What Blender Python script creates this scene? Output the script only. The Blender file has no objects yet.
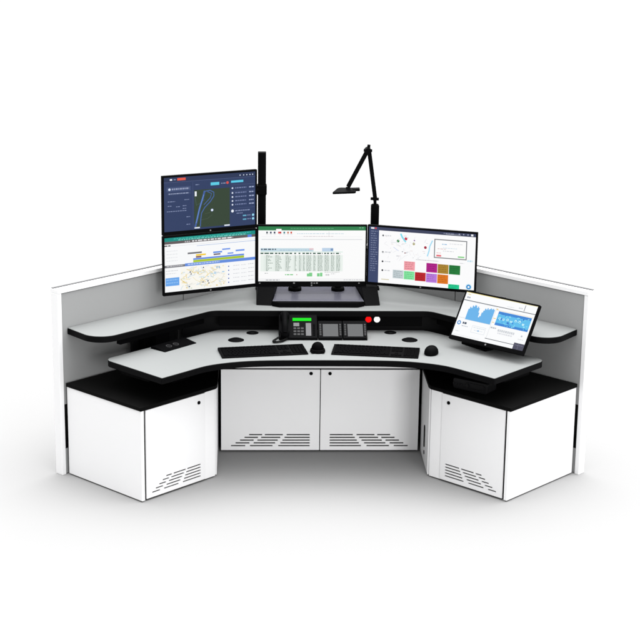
import bpy, bmesh, math, random
from mathutils import Vector, Matrix
random.seed(7)
S = bpy.context.scene
COL = S.collection
q = 2 ** -.5
BX = 1.3645                      # half width of the console at the cabinet backs
V3 = Vector

# ------------------------------------------------------------------ materials
def srgb(c):
    out = []
    for v in c[:3]:
        v /= 255.
        out.append(v / 12.92 if v <= .04045 else ((v + .055) / 1.055) ** 2.4)
    return (*out, 1.)

def mat(name, base, rough=.5, spec=.3, metal=0., bump=0., bscale=300., var=0., vscale=20., rvar=0.):
    m = bpy.data.materials.new(name); m.use_nodes = True
    nt = m.node_tree; b = nt.nodes['Principled BSDF']
    if len(base) == 3: base = (*base, 1)
    b.inputs['Base Color'].default_value = base
    b.inputs['Roughness'].default_value = rough
    b.inputs['Specular IOR Level'].default_value = spec
    b.inputs['Metallic'].default_value = metal
    tc = nt.nodes.new('ShaderNodeTexCoord')
    if var:
        n = nt.nodes.new('ShaderNodeTexNoise'); n.inputs['Scale'].default_value = vscale; n.inputs['Detail'].default_value = 5
        nt.links.new(tc.outputs['Object'], n.inputs['Vector'])
        r = nt.nodes.new('ShaderNodeMapRange'); r.inputs['To Min'].default_value = 1 - var; r.inputs['To Max'].default_value = 1 + var
        nt.links.new(n.outputs['Fac'], r.inputs['Value'])
        mx = nt.nodes.new('ShaderNodeMix'); mx.data_type = 'RGBA'; mx.blend_type = 'MULTIPLY'; mx.inputs['Factor'].default_value = 1
        mx.inputs['A'].default_value = base
        nt.links.new(r.outputs['Result'], mx.inputs['B']); nt.links.new(mx.outputs['Result'], b.inputs['Base Color'])
    if rvar:
        n = nt.nodes.new('ShaderNodeTexNoise'); n.inputs['Scale'].default_value = 9; n.inputs['Detail'].default_value = 6
        nt.links.new(tc.outputs['Object'], n.inputs['Vector'])
        r = nt.nodes.new('ShaderNodeMapRange'); r.inputs['To Min'].default_value = rough - rvar; r.inputs['To Max'].default_value = rough + rvar
        nt.links.new(n.outputs['Fac'], r.inputs['Value']); nt.links.new(r.outputs['Result'], b.inputs['Roughness'])
    if bump:
        n = nt.nodes.new('ShaderNodeTexNoise'); n.inputs['Scale'].default_value = bscale; n.inputs['Detail'].default_value = 3
        nt.links.new(tc.outputs['Object'], n.inputs['Vector'])
        bp = nt.nodes.new('ShaderNodeBump'); bp.inputs['Strength'].default_value = bump; bp.inputs['Distance'].default_value = .002
        nt.links.new(n.outputs['Fac'], bp.inputs['Height']); nt.links.new(bp.outputs['Normal'], b.inputs['Normal'])
    return m

def glow(name, col, strength=1.):
    m = mat(name, (.002, .002, .002), .5, .02)
    b = m.node_tree.nodes['Principled BSDF']
    b.inputs['Emission Color'].default_value = srgb(col); b.inputs['Emission Strength'].default_value = strength
    return m

M = {
 'floor': mat('floor_white', (.227, .227, .227), .8, .0),
 'white': mat('white_melamine', (.63, .63, .635), .42, .15, bump=.05, bscale=500, rvar=.06),
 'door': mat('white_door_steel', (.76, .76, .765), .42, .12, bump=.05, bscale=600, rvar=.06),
 'sdoor': mat('white_door_steel_dimmed', (.59, .59, .595), .42, .12, bump=.05, bscale=600, rvar=.06),  # same steel as the rear doors, colour darkened where light overexposes the side doors
 'lam': mat('grey_laminate', (.158, .164, .163), .5, .10, bump=.06, bscale=700, var=.03, vscale=90, rvar=.05),
 'black': mat('black_laminate', (.003, .003, .003), .6, .02, bump=.05, bscale=500),
 'edge': mat('black_edge_band', (.0018, .0018, .002), .5, .03, bump=.05, bscale=400),
 'steel': mat('black_powder_steel', (.0018, .0018, .002), .5, .02, bump=.08, bscale=900),
 'plastic': mat('black_plastic', (.0018, .0018, .002), .5, .015, bump=.06, bscale=900),
 'key': mat('black_keycap', (.0012, .0012, .0014), .55, .01),
 'rubber': mat('dark_rubber', (.006, .006, .006), .7, .05),
 'fabric': mat('grey_fabric_tile', (.235, .238, .238), .9, .02, bump=.25, bscale=900, var=.04, vscale=300),
 'seam': mat('dark_seam', (.06, .06, .06), .7, .1),
 'void': mat('dark_interior', (.004, .004, .004), .9, 0),
 'silver': mat('silver_plastic', (.075, .075, .078), .45, .1),
 'tray': mat('lilac_grey_metal', (.07, .07, .088), .25, .4),
 'paper': mat('grey_label_strip', (.046, .047, .048), .55, .05),
 'sock': mat('grey_socket_ring', (.022, .022, .023), .5, .1),
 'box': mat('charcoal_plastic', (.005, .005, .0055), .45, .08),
 'red': glow('red_indicator', (255, 20, 20), 1.), 'wlamp': glow('white_indicator', (255, 255, 255), 1.),
 'lcd': glow('green_display', (10, 235, 20), 1.),
 'logo': mat('silver_logo', (.12, .12, .12), .4, .2),
}
def screen_mat():
    m = mat('screen_pixels', (.004, .004, .004), .35, .12)
    nt = m.node_tree; b = nt.nodes['Principled BSDF']
    a = nt.nodes.new('ShaderNodeAttribute'); a.attribute_name = 'pixels'
    nt.links.new(a.outputs['Color'], b.inputs['Emission Color']); b.inputs['Emission Strength'].default_value = .97
    return m
M['screen'] = screen_mat()

# ------------------------------------------------------------------ helpers
def tag(o, label=None, cat=None, group=None, kind=None):
    if label: o['label'] = label
    if cat: o['category'] = cat
    if group: o['group'] = group
    if kind: o['kind'] = kind
    return o

def thing(name, label, cat, loc=(0, 0, 0), rz=0., group=None, rot=None):
    o = bpy.data.objects.new(name, None); COL.objects.link(o)
    o.empty_display_size = .1
    o.location = loc
    if rot is not None: o.rotation_euler = rot
    else: o.rotation_euler = (0, 0, rz)
    return tag(o, label, cat, group)

def build(name, bm, m, parent=None, org=(0, 0, 0), bevel=0., smooth=30, seg=2):
    bmesh.ops.remove_doubles(bm, verts=bm.verts, dist=1e-6)
    bmesh.ops.recalc_face_normals(bm, faces=bm.faces)
    bmesh.ops.translate(bm, verts=bm.verts, vec=-V3(org))
    me = bpy.data.meshes.new(name); bm.to_mesh(me); bm.free()
    for p in me.polygons: p.use_smooth = True
    me.set_sharp_from_angle(angle=math.radians(smooth))
    ms = m if isinstance(m, (list, tuple)) else [m]
    for x in ms: me.materials.append(x)
    o = bpy.data.objects.new(name, me); COL.objects.link(o)
    if parent: o.parent = parent
    if bevel:
        b = o.modifiers.new('bevel', 'BEVEL'); b.width = bevel; b.segments = seg; b.limit_method = 'ANGLE'; b.angle_limit = math.radians(40)
        b.harden_normals = True
    return o

def new(): return bmesh.new()

def prism(bm, pts, z0, z1, mi=0):
    lo = [bm.verts.new((x, y, z0)) for x, y in pts]; hi = [bm.verts.new((x, y, z1)) for x, y in pts]
    n = len(pts); fs = [bm.faces.new(lo[::-1]), bm.faces.new(hi)]
    for i in range(n): fs.append(bm.faces.new((lo[i], lo[(i + 1) % n], hi[(i + 1) % n], hi[i])))
    for f in fs: f.material_index = mi
    return bm

def box(bm, x0, x1, y0, y1, z0, z1, M4=None, mi=0):
    vs = [V3((x, y, z)) for z in (z0, z1) for x, y in ((x0, y0), (x1, y0), (x1, y1), (x0, y1))]
    if M4 is not None: vs = [M4 @ v for v in vs]
    v = [bm.verts.new(p) for p in vs]
    for f in ((3, 2, 1, 0), (4, 5, 6, 7), (0, 1, 5, 4), (1, 2, 6, 5), (2, 3, 7, 6), (3, 0, 4, 7)):
        bm.faces.new([v[i] for i in f]).material_index = mi
    return bm

def frame_of(a, b):
    d = (V3(b) - V3(a)); L = d.length; d.normalize()
    return Matrix.Translation(V3(a)) @ d.to_track_quat('Z', 'Y').to_matrix().to_4x4(), L

def cyl(bm, a, b, r0, r1=None, n=24, mi=0):
    r1 = r0 if r1 is None else r1
    F, L = frame_of(a, b)
    lo = [bm.verts.new(F @ V3((r0 * math.cos(2 * math.pi * i / n), r0 * math.sin(2 * math.pi * i / n), 0))) for i in range(n)]
    hi = [bm.verts.new(F @ V3((r1 * math.cos(2 * math.pi * i / n), r1 * math.sin(2 * math.pi * i / n), L))) for i in range(n)]
    fs = [bm.faces.new(lo[::-1]), bm.faces.new(hi)]
    for i in range(n): fs.append(bm.faces.new((lo[i], lo[(i + 1) % n], hi[(i + 1) % n], hi[i])))
    for f in fs: f.material_index = mi
    return bm

def tube(bm, pts, r, n=10):
    pts = [V3(p) for p in pts]; rings = []
    for i, p in enumerate(pts):
        d = (pts[min(i + 1, len(pts) - 1)] - pts[max(i - 1, 0)]).normalized()
        Q = d.to_track_quat('Z', 'Y').to_matrix()
        rings.append([bm.verts.new(p + Q @ V3((r * math.cos(2 * math.pi * k / n), r * math.sin(2 * math.pi * k / n), 0))) for k in range(n)])
    for a, b in zip(rings, rings[1:]):
        for k in range(n): bm.faces.new((a[k], a[(k + 1) % n], b[(k + 1) % n], b[k]))
    bm.faces.new(rings[0][::-1]); bm.faces.new(rings[-1])
    return bm

def lathe(bm, prof, c=(0, 0, 0), n=32, sx=1., sy=1., M4=None):
    rings = []
    for r, z in prof:
        ring = []
        for k in range(n):
            a = 2 * math.pi * k / n
            p = V3((c[0] + sx * r * math.cos(a), c[1] + sy * r * math.sin(a), c[2] + z))
            ring.append(bm.verts.new(M4 @ p if M4 is not None else p))
        rings.append(ring)
    for a, b in zip(rings, rings[1:]):
        for k in range(n): bm.faces.new((a[k], a[(k + 1) % n], b[(k + 1) % n], b[k]))
    bm.faces.new(rings[0][::-1]); bm.faces.new(rings[-1])
    return bm

def spline(pts, n=8):
    """Catmull-Rom through 3-D points"""
    P = [V3(p) for p in pts]; P = [2 * P[0] - P[1]] + P + [2 * P[-1] - P[-2]]; out = []
    for i in range(1, len(P) - 2):
        for k in range(n):
            t = k / n; a, b, c, d = P[i - 1:i + 3]
            out.append(.5 * ((2 * b) + (c - a) * t + (2 * a - 5 * b + 4 * c - d) * t * t + (3 * b - a - 3 * c + d) * t ** 3))
    out.append(P[-2]); return out

def fillet(pts, rads, n=8):
    """round the corners of a closed polygon"""
    out = []; N = len(pts)
    for i in range(N):
        p = V3((*pts[i], 0)); r = rads[i]
        if r <= 0: out.append(tuple(pts[i])); continue
        a = (V3((*pts[i - 1], 0)) - p); b = (V3((*pts[(i + 1) % N], 0)) - p)
        la, lb = a.length, b.length; a.normalize(); b.normalize()
        th = a.angle(b); d = min(r / math.tan(th / 2), la * .49, lb * .49); r2 = d * math.tan(th / 2)
        bis = (a + b).normalized(); c = p + bis * (r2 / math.sin(th / 2))
        s = p + a * d - c; e = p + b * d - c
        tot = s.angle(e); cr = s.cross(e).z
        for k in range(n + 1):
            an = tot * k / n * (1 if cr > 0 else -1)
            v = Matrix.Rotation(an, 3, 'Z') @ s
            out.append((c.x + v.x, c.y + v.y))
    return out

def inset(pts, d):
    """shrink a closed polygon (mitred) by d"""
    N = len(pts); A = sum(pts[i][0] * pts[(i + 1) % N][1] - pts[(i + 1) % N][0] * pts[i][1] for i in range(N))
    sg = 1 if A > 0 else -1; out = []
    for i in range(N):
        p0, p1, p2 = V3((*pts[i - 1], 0)), V3((*pts[i], 0)), V3((*pts[(i + 1) % N], 0))
        e1 = (p1 - p0).normalized(); e2 = (p2 - p1).normalized()
        n1 = V3((-e1.y, e1.x, 0)) * sg; n2 = V3((-e2.y, e2.x, 0)) * sg
        m = (n1 + n2).normalized(); k = d / max(.35, m.dot(n1))
        out.append((p1.x + m.x * k, p1.y + m.y * k))
    return out

def UV(u, v, s=1):              # wing coordinates: u along the partition, v out from it
    return (s * (BX - q * (u + v)), q * (u - v))

def uvbox(bm, u0, u1, v0, v1, z0, z1, s=1):
    return prism(bm, [UV(u0, v0, s), UV(u1, v0, s), UV(u1, v1, s), UV(u0, v1, s)], z0, z1)

def plate(bm, W, H, holes, f, depth):
    """plate W x H with rectangular holes; f(s,t,d) maps to the world"""
    xs = sorted({0, W, *[h[0] for h in holes], *[h[1] for h in holes]}); ts = sorted({0, H, *[h[2] for h in holes], *[h[3] for h in holes]})
    def solid(i, j):
        if not (0 <= i < len(xs) - 1 and 0 <= j < len(ts) - 1): return False
        x = (xs[i] + xs[i + 1]) / 2; t = (ts[j] + ts[j + 1]) / 2
        return not any(h[0] < x < h[1] and h[2] < t < h[3] for h in holes)
    cache = {}
    def v(i, j, d):
        k = (i, j, d)
        if k not in cache: cache[k] = bm.verts.new(f(xs[i], ts[j], d))
        return cache[k]
    for i in range(len(xs) - 1):
        for j in range(len(ts) - 1):
            if not solid(i, j): continue
            bm.faces.new([v(i, j, 0), v(i + 1, j, 0), v(i + 1, j + 1, 0), v(i, j + 1, 0)])
            bm.faces.new([v(i, j + 1, depth), v(i + 1, j + 1, depth), v(i + 1, j, depth), v(i, j, depth)])
            for (di, dj, a, b) in ((-1, 0, (0, 0), (0, 1)), (1, 0, (1, 0), (1, 1)), (0, -1, (0, 0), (1, 0)), (0, 1, (0, 1), (1, 1))):
                if not solid(i + di, j + dj):
                    A = (i + a[0], j + a[1]); B = (i + b[0], j + b[1])
                    bm.faces.new([v(*A, 0), v(*B, 0), v(*B, depth), v(*A, depth)])
    return bm

# ------------------------------------------------------------------ setting
bm = new(); g = 60
fl = [bm.verts.new(p) for p in ((-g, -g, 0), (g, -g, 0), (g, g, 0), (-g, g, 0))]; bm.faces.new(fl)
tag(build('floor', bm, M['floor']), 'seamless white studio floor under the console', 'floor', kind='structure')

# ------------------------------------------------------------------ partitions
INN = (.307, 1.10); MIT = (.0249, .060)
SEAM_U = .868
def partition(s, label):
    b0 = V3((*UV(-.03, -.0675, s), 0))
    t = thing('partition_panel', label, 'partition', b0, group='partition panels round the console')
        # top rail (mitred at the rear)
    def run(u0, v0, v1, z0, z1, mitre=True):
        bm = new()
        def endp(v):            # point on the mitre line for offset v
            k = (-.03 - v) / .060
            return (s * (INN[0] + MIT[0] * k), INN[1] + MIT[1] * k)
        prism(bm, [UV(u0, v0, s), endp(v0), endp(v1), UV(u0, v1, s)], z0, z1); return bm
    build('top_rail', run(-.034, -.027, -.085, 1.014, 1.036), M['white'], t, b0, .002)
    build('cap_strip', run(-.030, -.070, -.084, 1.0355, 1.040), M['silver'], t, b0, .001)
    build('end_post', uvbox(new(), -.035, -.008, -.0285, -.083, 0, 1.014, s), M['white'], t, b0, .002)
    build('base_rail', run(-.008, -.034, -.079, .004, .145), M['fabric'], t, b0)
    build('cable_raceway', run(-.008, -.036, -.077, .145, .395), M['void'], t, b0)
    bm = uvbox(new(), -.005, SEAM_U - .003, -.033, -.077, .395, 1.011, s)
    build('fabric_tile', bm, M['fabric'], t, b0, .002)
    def endp(v):
        k = (-.03 - v) / .060; return (s * (INN[0] + MIT[0] * k), INN[1] + MIT[1] * k)
    bm = prism(new(), [UV(SEAM_U + .003, -.033, s), endp(-.033), endp(-.077), UV(SEAM_U + .003, -.077, s)], .395, 1.011)
    build('fabric_tile', bm, M['fabric'], t, b0, .002)
    build('seam_strip', uvbox(new(), SEAM_U - .003, SEAM_U + .003, -.036, -.076, .395, 1.0105, s), M['seam'], t, b0)
    build('back_panel', run(-.007, -.0795, -.0815, .004, 1.0135), M['white'], t, b0)
    return t
partition(-1, 'grey fabric partition with white frame behind the desk wing with the power outlet box')
partition(1, 'grey fabric partition with white frame behind the tilted touch screen')
b0 = V3((0, INN[1] + .030, 0))
t = thing('partition_panel', 'short grey partition closing the rear corner behind the spreadsheet monitor', 'partition', b0, group='partition panels round the console')
def rear(v0, v1, z0, z1):
    def w(v): return INN[0] + MIT[0] * ((-.03 - v) / .060) - .0005
    y = lambda v: INN[1] + (-.03 - v)
    return prism(new(), [(-w(v0), y(v0)), (w(v0), y(v0)), (w(v1), y(v1)), (-w(v1), y(v1))], z0, z1)
build('top_rail', rear(-.027, -.085, 1.014, 1.036), M['white'], t, b0, .002)
build('fabric_tile', rear(-.033, -.077, .004, 1.011), M['fabric'], t, b0, .002)
build('back_panel', rear(-.0795, -.0815, .004, 1.0135), M['white'], t, b0)

# ------------------------------------------------------------------ cabinets
ROWZ = [.092, .0755, .059, .0425, .026]
def slots(rows0, rows4, right_edge_from):
    hs = []
    for i, z in enumerate(ROWZ):
        k = i / 4
        for (a0, b0_), (a4, b4) in zip(rows0, rows4):
            hs.append((a0 + (a4 - a0) * k, b0_ + (b4 - b0_) * k, z - .0038, z + .0038))
    return hs
ZB, ZT = .012, .500
def lock(parent, org, c, n, name='lock'):
    bm = new(); c = V3(c); n = V3(n).normalized()
    cyl(bm, c - n * .002, c + n * .004, .0095, n=20); cyl(bm, c + n * .004, c + n * .0055, .006, n=16)
    return build(name, bm, M['plastic'], parent, org)

def side_cabinet(s, label, outlet):
    b0 = V3((*UV(.27, .29, s), 0))
    t = thing('storage_cabinet', label, 'cabinet', b0, group='storage cabinets under the desk wings')
    D = .583
    build('end_panel', uvbox(new(), 0, .020, -.014, D, .008, ZT, s), M['white'], t, b0, .0015)
    # carcass, dark, behind the doors
    pl = [UV(.028, -.012, s), UV(.028, D - .026, s), UV(.515, D - .028, s), (s * .588, -.0), (s * .588, .39), UV(.80, .004, s)]
    build('carcass', prism(new(), pl, .03, ZT - .002), M['void'], t, b0)
    # door with real vent slots (measured from the inner edge)
    W, H = .418, ZT - ZB - .003; U1 = .452
    hs = slots([(.033, .130), (.141, .228), (.240, .281)], [(.033, .163), (.194, .297), (.325, .380)], 0)
    def f(a, z, d): x, y = UV(U1 - a, D - .002 - d, s); return V3((x, y, ZB + z))
    bm = plate(new(), W, H, hs, f, .007)
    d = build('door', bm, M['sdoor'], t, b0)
    x, y = UV(U1 - .045, D - .002, s); lock(d, b0, (x, y, ZT - .046), (-s * q, -q, 0))
    build('filler_panel', uvbox(new(), .455, .530, D - .03, D - .006, .008, ZT, s), M['white'], t, b0, .0015)
    # inner side facing the knee space
    xs = s * .574; ys = -.018
    bm = new(); box(bm, min(xs, xs + s * .012), max(xs, xs + s * .012), ys, .385, .008, ZT)
    build('side_panel', bm, M['white'], t, b0, .001)
    if outlet:
        p = build('cable_slot', prism_slot(xs, s), M['plastic'], t, b0)
    # black top
    tp = [UV(-.004, -.017, s), UV(-.004, D + .003, s), UV(.533, D - .004, s), (s * .568, .0), (s * .568, .40), UV(.81, -.017, s)]
    build('cabinet_top', prism(new(), tp, ZT, .52), M['black'], t, b0, .0015)
    return t
def prism_slot(xs, s):
    bm = new()
    # vertical rounded slot plate on the inner side panel, plus a small round stud under it
    pts = []
    for k in range(12): a = math.pi * k / 11; pts.append((.019 * math.cos(a), .045 + .019 * math.sin(a)))
    for k in range(12): a = math.pi + math.pi * k / 11; pts.append((.019 * math.cos(a), -.045 + .019 * math.sin(a)))
    fr = [bm.verts.new((xs - s * .004, .170 + p, .165 + z)) for p, z in pts]; bk = [bm.verts.new((xs + s * .002, .170 + p, .165 + z)) for p, z in pts]
    bm.faces.new(fr)
    for i in range(len(pts)): bm.faces.new((fr[i], fr[(i + 1) % len(pts)], bk[(i + 1) % len(pts)], bk[i]))
    cyl(bm, (xs - s * .003, .170, .07), (xs + s * .002, .170, .07), .012, n=16)
    return bm
side_cabinet(-1, 'white storage cabinet with slotted door under the desk wing with the power outlet box', False)
side_cabinet(1, 'white storage cabinet with slotted door under the desk wing with the touch screen', True)

b0 = V3((0, .38, 0))
t = thing('rear_cabinet', 'wide white two-door cabinet with slotted doors at the back of the knee space', 'cabinet', b0)
YC = .366
build('carcass', box(new(), -.552, .552, YC + .03, .75, .03, .484), M['void'], t, b0)
bm = new(); box(bm, -.560, .560, YC + .006, .75, .494, .508)
build('cabinet_top', bm, M['white'], t, b0, .001)
build('base_plinth', box(new(), -.55, .55, YC + .022, YC + .03, .002, .03), M['void'], t, b0)
for sd in (-1, 1):
    W, H = .5545, .476
    hs = slots([(.054, .185), (.206, .308), (.323, .397)], [(.054, .232), (.264, .392), (.419, .499)], 0)
    f = lambda a, z, d, sd=sd: V3((sd * (.0025 + a), YC + d, ZB + z))
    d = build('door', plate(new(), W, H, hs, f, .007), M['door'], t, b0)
    lock(d, b0, (sd * .053, YC, ZB + H - .022), (0, -1, 0))

# ------------------------------------------------------------------ work surface (front desk)
ZD = .690
right = [(0, -.118), (.2, -.120), (.33, -.126), (.43, -.141), (.52, -.168), (.60, -.206), (.66, -.252), (.752, -.346), (.849, -.444)]
# curve the inner front edge smoothly
fr = spline([(x, y, 0) for x, y in [(-.33, -.126), (-.2, -.120)] + right], 6)
fr = [(p.x, p.y) for p in fr if p.x >= -1e-6]
hp = fr + [(1.170, -.110), (.60, .453), (.570, .470)]
poly = hp + [(-x, y) for x, y in hp[::-1] if x > 1e-6]
rad = [0.] * len(poly)
for i, p in enumerate(poly):
    if abs(abs(p[0]) - 1.170) < 1e-6: rad[i] = .05
    if abs(abs(p[0]) - .849) < 1e-6 and p[1] < -.4: rad[i] = .008
    if abs(p[1] - .453) < 1e-6: rad[i] = .03
desk_poly = fillet(poly, rad)
b0 = V3((0, .1, 0))
t = thing('corner_desk', 'curved grey corner work surface with black edge carrying the keyboards and phone', 'desk', b0)
build('desktop', prism(new(), inset(desk_poly, .0015), ZD - .003, ZD), M['lam'], t, b0, .0008, seg=1)
build('edge_band', prism(new(), desk_poly, ZD - .036, ZD - .003), M['edge'], t, b0, .003)
uf = [(0, .0), (.38, -.02), (.54, -.075), (.68, -.17), (.83, -.30), (1.08, -.05), (.90, .10), (.60, .40), (.54, .44), (0, .44)]
build('underframe', prism(new(), uf + [(-x, y) for x, y in uf[::-1] if x > 1e-6], ZD - .057, ZD - .036), M['steel'], t, b0, .006)
for s in (-1, 1):
    bm = uvbox(new(), .40, .50, .30, .37, .52, ZD - .057, s); uvbox(bm, .385, .515, .285, .385, .52, .53, s)
    build('lift_column', bm, M['steel'], t, b0, .002)
bm = new(); box(bm, -.06, .06, .385, .435, .508, ZD - .057)
build('lift_column', bm, M['steel'], t, b0, .002)
for s in (-1, 1):
    bm = prism(new(), [UV(.115, .28, s), UV(.55, .26, s), UV(.50, .42, s), UV(.125, .49, s)], ZD - .082, ZD - .057)
    build('wing_casing', bm, M['steel'], t, b0, .004)
for (x, y, r) in ((-.480, .257, .044), (-.390, .403, .034), (.477, .265, .044), (.382, .416, .034)):
    bm = new(); h = .010 if r > .04 else .005
    lathe(bm, [(r, 0), (r, .002), (r * .93, .0035), (r * .55, h), (r * .2, h + .001), (.001, h + .001)], (x, y, ZD))
    gm = build('cable_grommet', bm, M['plastic'], t, b0)
    bm = new(); box(bm, x - r * .3, x + r * .3, y - r * .75, y - r * .35, ZD + .002, ZD + .0065)
    build('cable_notch', bm, M['rubber'], gm, b0)

t.location.x += .008

# ------------------------------------------------------------------ upper shelf
ZS = .82
corner = fillet([UV(.025, -.029), UV(-.006, .258), UV(.823, .250), (0, .405)], [0, .115, .09, 0], 12)[:-1]
# right half ordered from centre-front outwards, then back along the partition
rh = [(0, .405)] + corner[::-1] + [(INN[0] - .001, INN[1] - .0005)]
shelf_poly = rh + [(-x, y) for x, y in rh[::-1] if x > 1e-6]
b0 = V3((0, .75, .52))
t = thing('upper_shelf', 'raised grey shelf with black edge running behind the desk and carrying the monitors', 'shelf', b0)
build('shelf_top', prism(new(), inset(shelf_poly, .0015), ZS - .003, ZS), M['lam'], t, b0, .0008, seg=1)
build('edge_band', prism(new(), shelf_poly, ZS - .036, ZS - .003), M['edge'], t, b0, .003)
# support beam under it, set back from the edge
for s in (-1, 1):
    bm = uvbox(new(), .20, .815, .165, .195, ZS - .085, ZS - .036, s)
    build('support_beam', bm, M['steel'], t, b0, .003)
    for u in (.46, .85):
        bm = uvbox(new(), u, u + .05, .055, .095, .52, ZS - .036, s)
        build('support_post', bm, M['steel'], t, b0, .002)
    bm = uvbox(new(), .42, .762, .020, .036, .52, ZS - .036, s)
    build('rear_shade_panel', bm, M['box'], t, b0, .002)  # added dark panel, its colour stands in for shade on the partition
    bm = uvbox(new(), .50, .60, .105, .145, .52, ZS - .09, s)
    build('bracket', bm, M['plastic'], t, b0, .003)
build('rear_shade_panel', box(new(), -.775, .775, .520, .536, .5225, ZS - .036), M['box'], t, b0, .002)  # added dark panel deepening the shade behind the fascia
bm = new(); box(bm, -.57, .57, .455, .482, ZS - .103, ZS - .036)
fa = build('fascia', bm, M['steel'], t, b0, .003)
for x, m in ((.268, 'red'), (.316, 'wlamp')):
    bm = new(); lathe(bm, [(.0175, 0), (.0175, .006), (.0165, .009), (.012, .0125), (.001, .0135)], M4=Matrix.Translation((x, .455, .7575)) @ Matrix.Rotation(math.pi / 2, 4, 'X'))
    o = build('indicator_light', bm, M[m], fa, b0); o['label'] = 'glowing red indicator button' if m == 'red' else 'glowing white indicator button'
    bm = new(); lathe(bm, [(.0215, 0), (.0215, .004), (.019, .005), (.0178, .004)], M4=Matrix.Translation((x, .455, .7575)) @ Matrix.Rotation(math.pi / 2, 4, 'X'))
    build('indicator_ring', bm, M['rubber'], o, b0)

# ------------------------------------------------------------------ power outlet box on the left wing
c = V3((-.808, .142, ZD)); ang = math.radians(47.5)     # along the wing
t = thing('power_outlet_box', 'black wedge power outlet box with two grey round sockets set in the desk', 'outlet box', c, ang)
bm = new(); L, Dp = .240, .110
prof = [(-Dp / 2, 0), (Dp / 2, 0), (Dp / 2, .012), (.026, .016), (-Dp / 2, .004)]
a = [bm.verts.new((-L / 2, y, z)) for y, z in prof]; b = [bm.verts.new((L / 2, y, z)) for y, z in prof]
bm.faces.new(a[::-1]); bm.faces.new(b)
for i in range(5): bm.faces.new((a[i], a[(i + 1) % 5], b[(i + 1) % 5], b[i]))
hs_ = build('housing', bm, M['plastic'], t, bevel=.003)
sl = math.atan2(.013, .0925)
for k, x in enumerate((-.048, .004)):
    Mx = Matrix.Translation((x, -.012, .0105)) @ Matrix.Rotation(sl, 4, 'X')
    bm = new(); lathe(bm, [(.017, -.001), (.017, .003), (.0125, .003), (.0115, -.0005), (.001, -.0005)], M4=Mx, n=24)
    so = build('socket', bm, M['sock'], t)
    bm = new(); box(bm, -.006, .006, -.003, .003, -.0008, .0015, Mx); build('socket_slot', bm, M['rubber'], so)
bm = new(); box(bm, -.105, .110, -.046, -.041, .0058, .0078); build('lid_lip', bm, M['steel'], t)

# ------------------------------------------------------------------ keyboards
def keyboard(x, y, rz, label):
    W, Dk = .466, .162
    t = thing('keyboard', label, 'keyboard', (x, y, ZD), rz, 'keyboards on the desk')
    bm = new(); prof = [(-Dk / 2, .0), (Dk / 2, 0), (Dk / 2, .016), (-Dk / 2, .008)]
    a = [bm.verts.new((-W / 2, yy, z)) for yy, z in prof]; b = [bm.verts.new((W / 2, yy, z)) for yy, z in prof]
    bm.faces.new(a[::-1]); bm.faces.new(b)
    for i in range(4): bm.faces.new((a[i], a[(i + 1) % 4], b[(i + 1) % 4], b[i]))
    build('case', bm, M['plastic'], t, bevel=.003)
    T = Matrix.Translation((0, 0, .012)) @ Matrix.Rotation(math.atan2(.008, Dk), 4, 'X')
    bm = new()
    def cap(x0, x1, y0, y1):
        h = .0042; i = .0014
        lo = [bm.verts.new(T @ V3(p)) for p in ((x0, y0, 0), (x1, y0, 0), (x1, y1, 0), (x0, y1, 0))]
        hi = [bm.verts.new(T @ V3(p)) for p in ((x0 + i, y0 + i, h), (x1 - i, y0 + i, h), (x1 - i, y1 - i, h), (x0 + i, y1 - i, h))]
        bm.faces.new(hi)
        for k in range(4): bm.faces.new((lo[k], lo[(k + 1) % 4], hi[(k + 1) % 4], hi[k]))
    p = .0198; x0 = -W / 2 + .012; y0 = -Dk / 2 + .012
    rows = [[1.25, 1.25, 1.25, 6.25, 1.25, 1.25, 1.25, 1.25], [2.25] + [1] * 10 + [2.75], [1.75] + [1] * 11 + [2.25], [1.5] + [1] * 12 + [1.5], [1] * 13 + [2]]
    for r, row in enumerate(rows):
        xx = x0
        for w in row: cap(xx + .001, xx + w * p - .001, y0 + r * .0220, y0 + r * .0220 + .0204); xx += w * p
    xx = x0
    for i in range(15): cap(xx + .001, xx + p - .001, y0 + 5 * .0220 + .010, y0 + 5 * .0220 + .028); xx += p
    for blk, n in ((x0 + 15 * p + .008, 3), (x0 + 18 * p + .016, 4)):
        for r in range(6):
            for i in range(n):
                if n == 3 and (r == 2 or (r == 1 and i != 1)): continue
                dy = .010 if r == 5 else 0
                cap(blk + i * p + .001, blk + (i + 1) * p - .001, y0 + r * .0220 + dy, y0 + r * .0220 + .0196 + dy - (.003 if r == 5 else 0))
    build('keys', bm, M['key'], t)
    return t
keyboard(-.326, .020, math.radians(9.7), 'slim black keyboard lying between the power outlet box and the trackball')
keyboard(.280, .020, math.radians(-8.8), 'slim black keyboard lying between the trackball and the mouse')

# ------------------------------------------------------------------ mouse and trackball
t = thing('mouse', 'small rounded black mouse lying beside the right keyboard end', 'mouse', (.577, -.004, ZD), math.radians(-25))
bm = new(); lathe(bm, [(.034, 0), (.038, .006), (.0375, .014), (.0345, .026), (.028, .036), (.019, .043), (.009, .0465), (.001, .047)], sx=.98, sy=1.3, n=36)
build('shell', bm, M['plastic'], t)
bm = new(); cyl(bm, (-.003, .026, .028), (.003, .026, .028), .008, n=18); build('scroll_wheel', bm, M['rubber'], t)
bm = new(); box(bm, -.0008, .0008, .014, .040, .0200, .0375, None); build('button_split', bm, M['rubber'], t)
t = thing('trackball', 'round black trackball standing between the two keyboards below the phone', 'trackball', (-.032, .034, ZD))
bm = new(); lathe(bm, [(.039, 0), (.0415, .004), (.041, .010), (.039, .017), (.0345, .019), (.0335, .016), (.001, .016)], n=40, sy=1.08); build('base', bm, M['plastic'], t)
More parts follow.
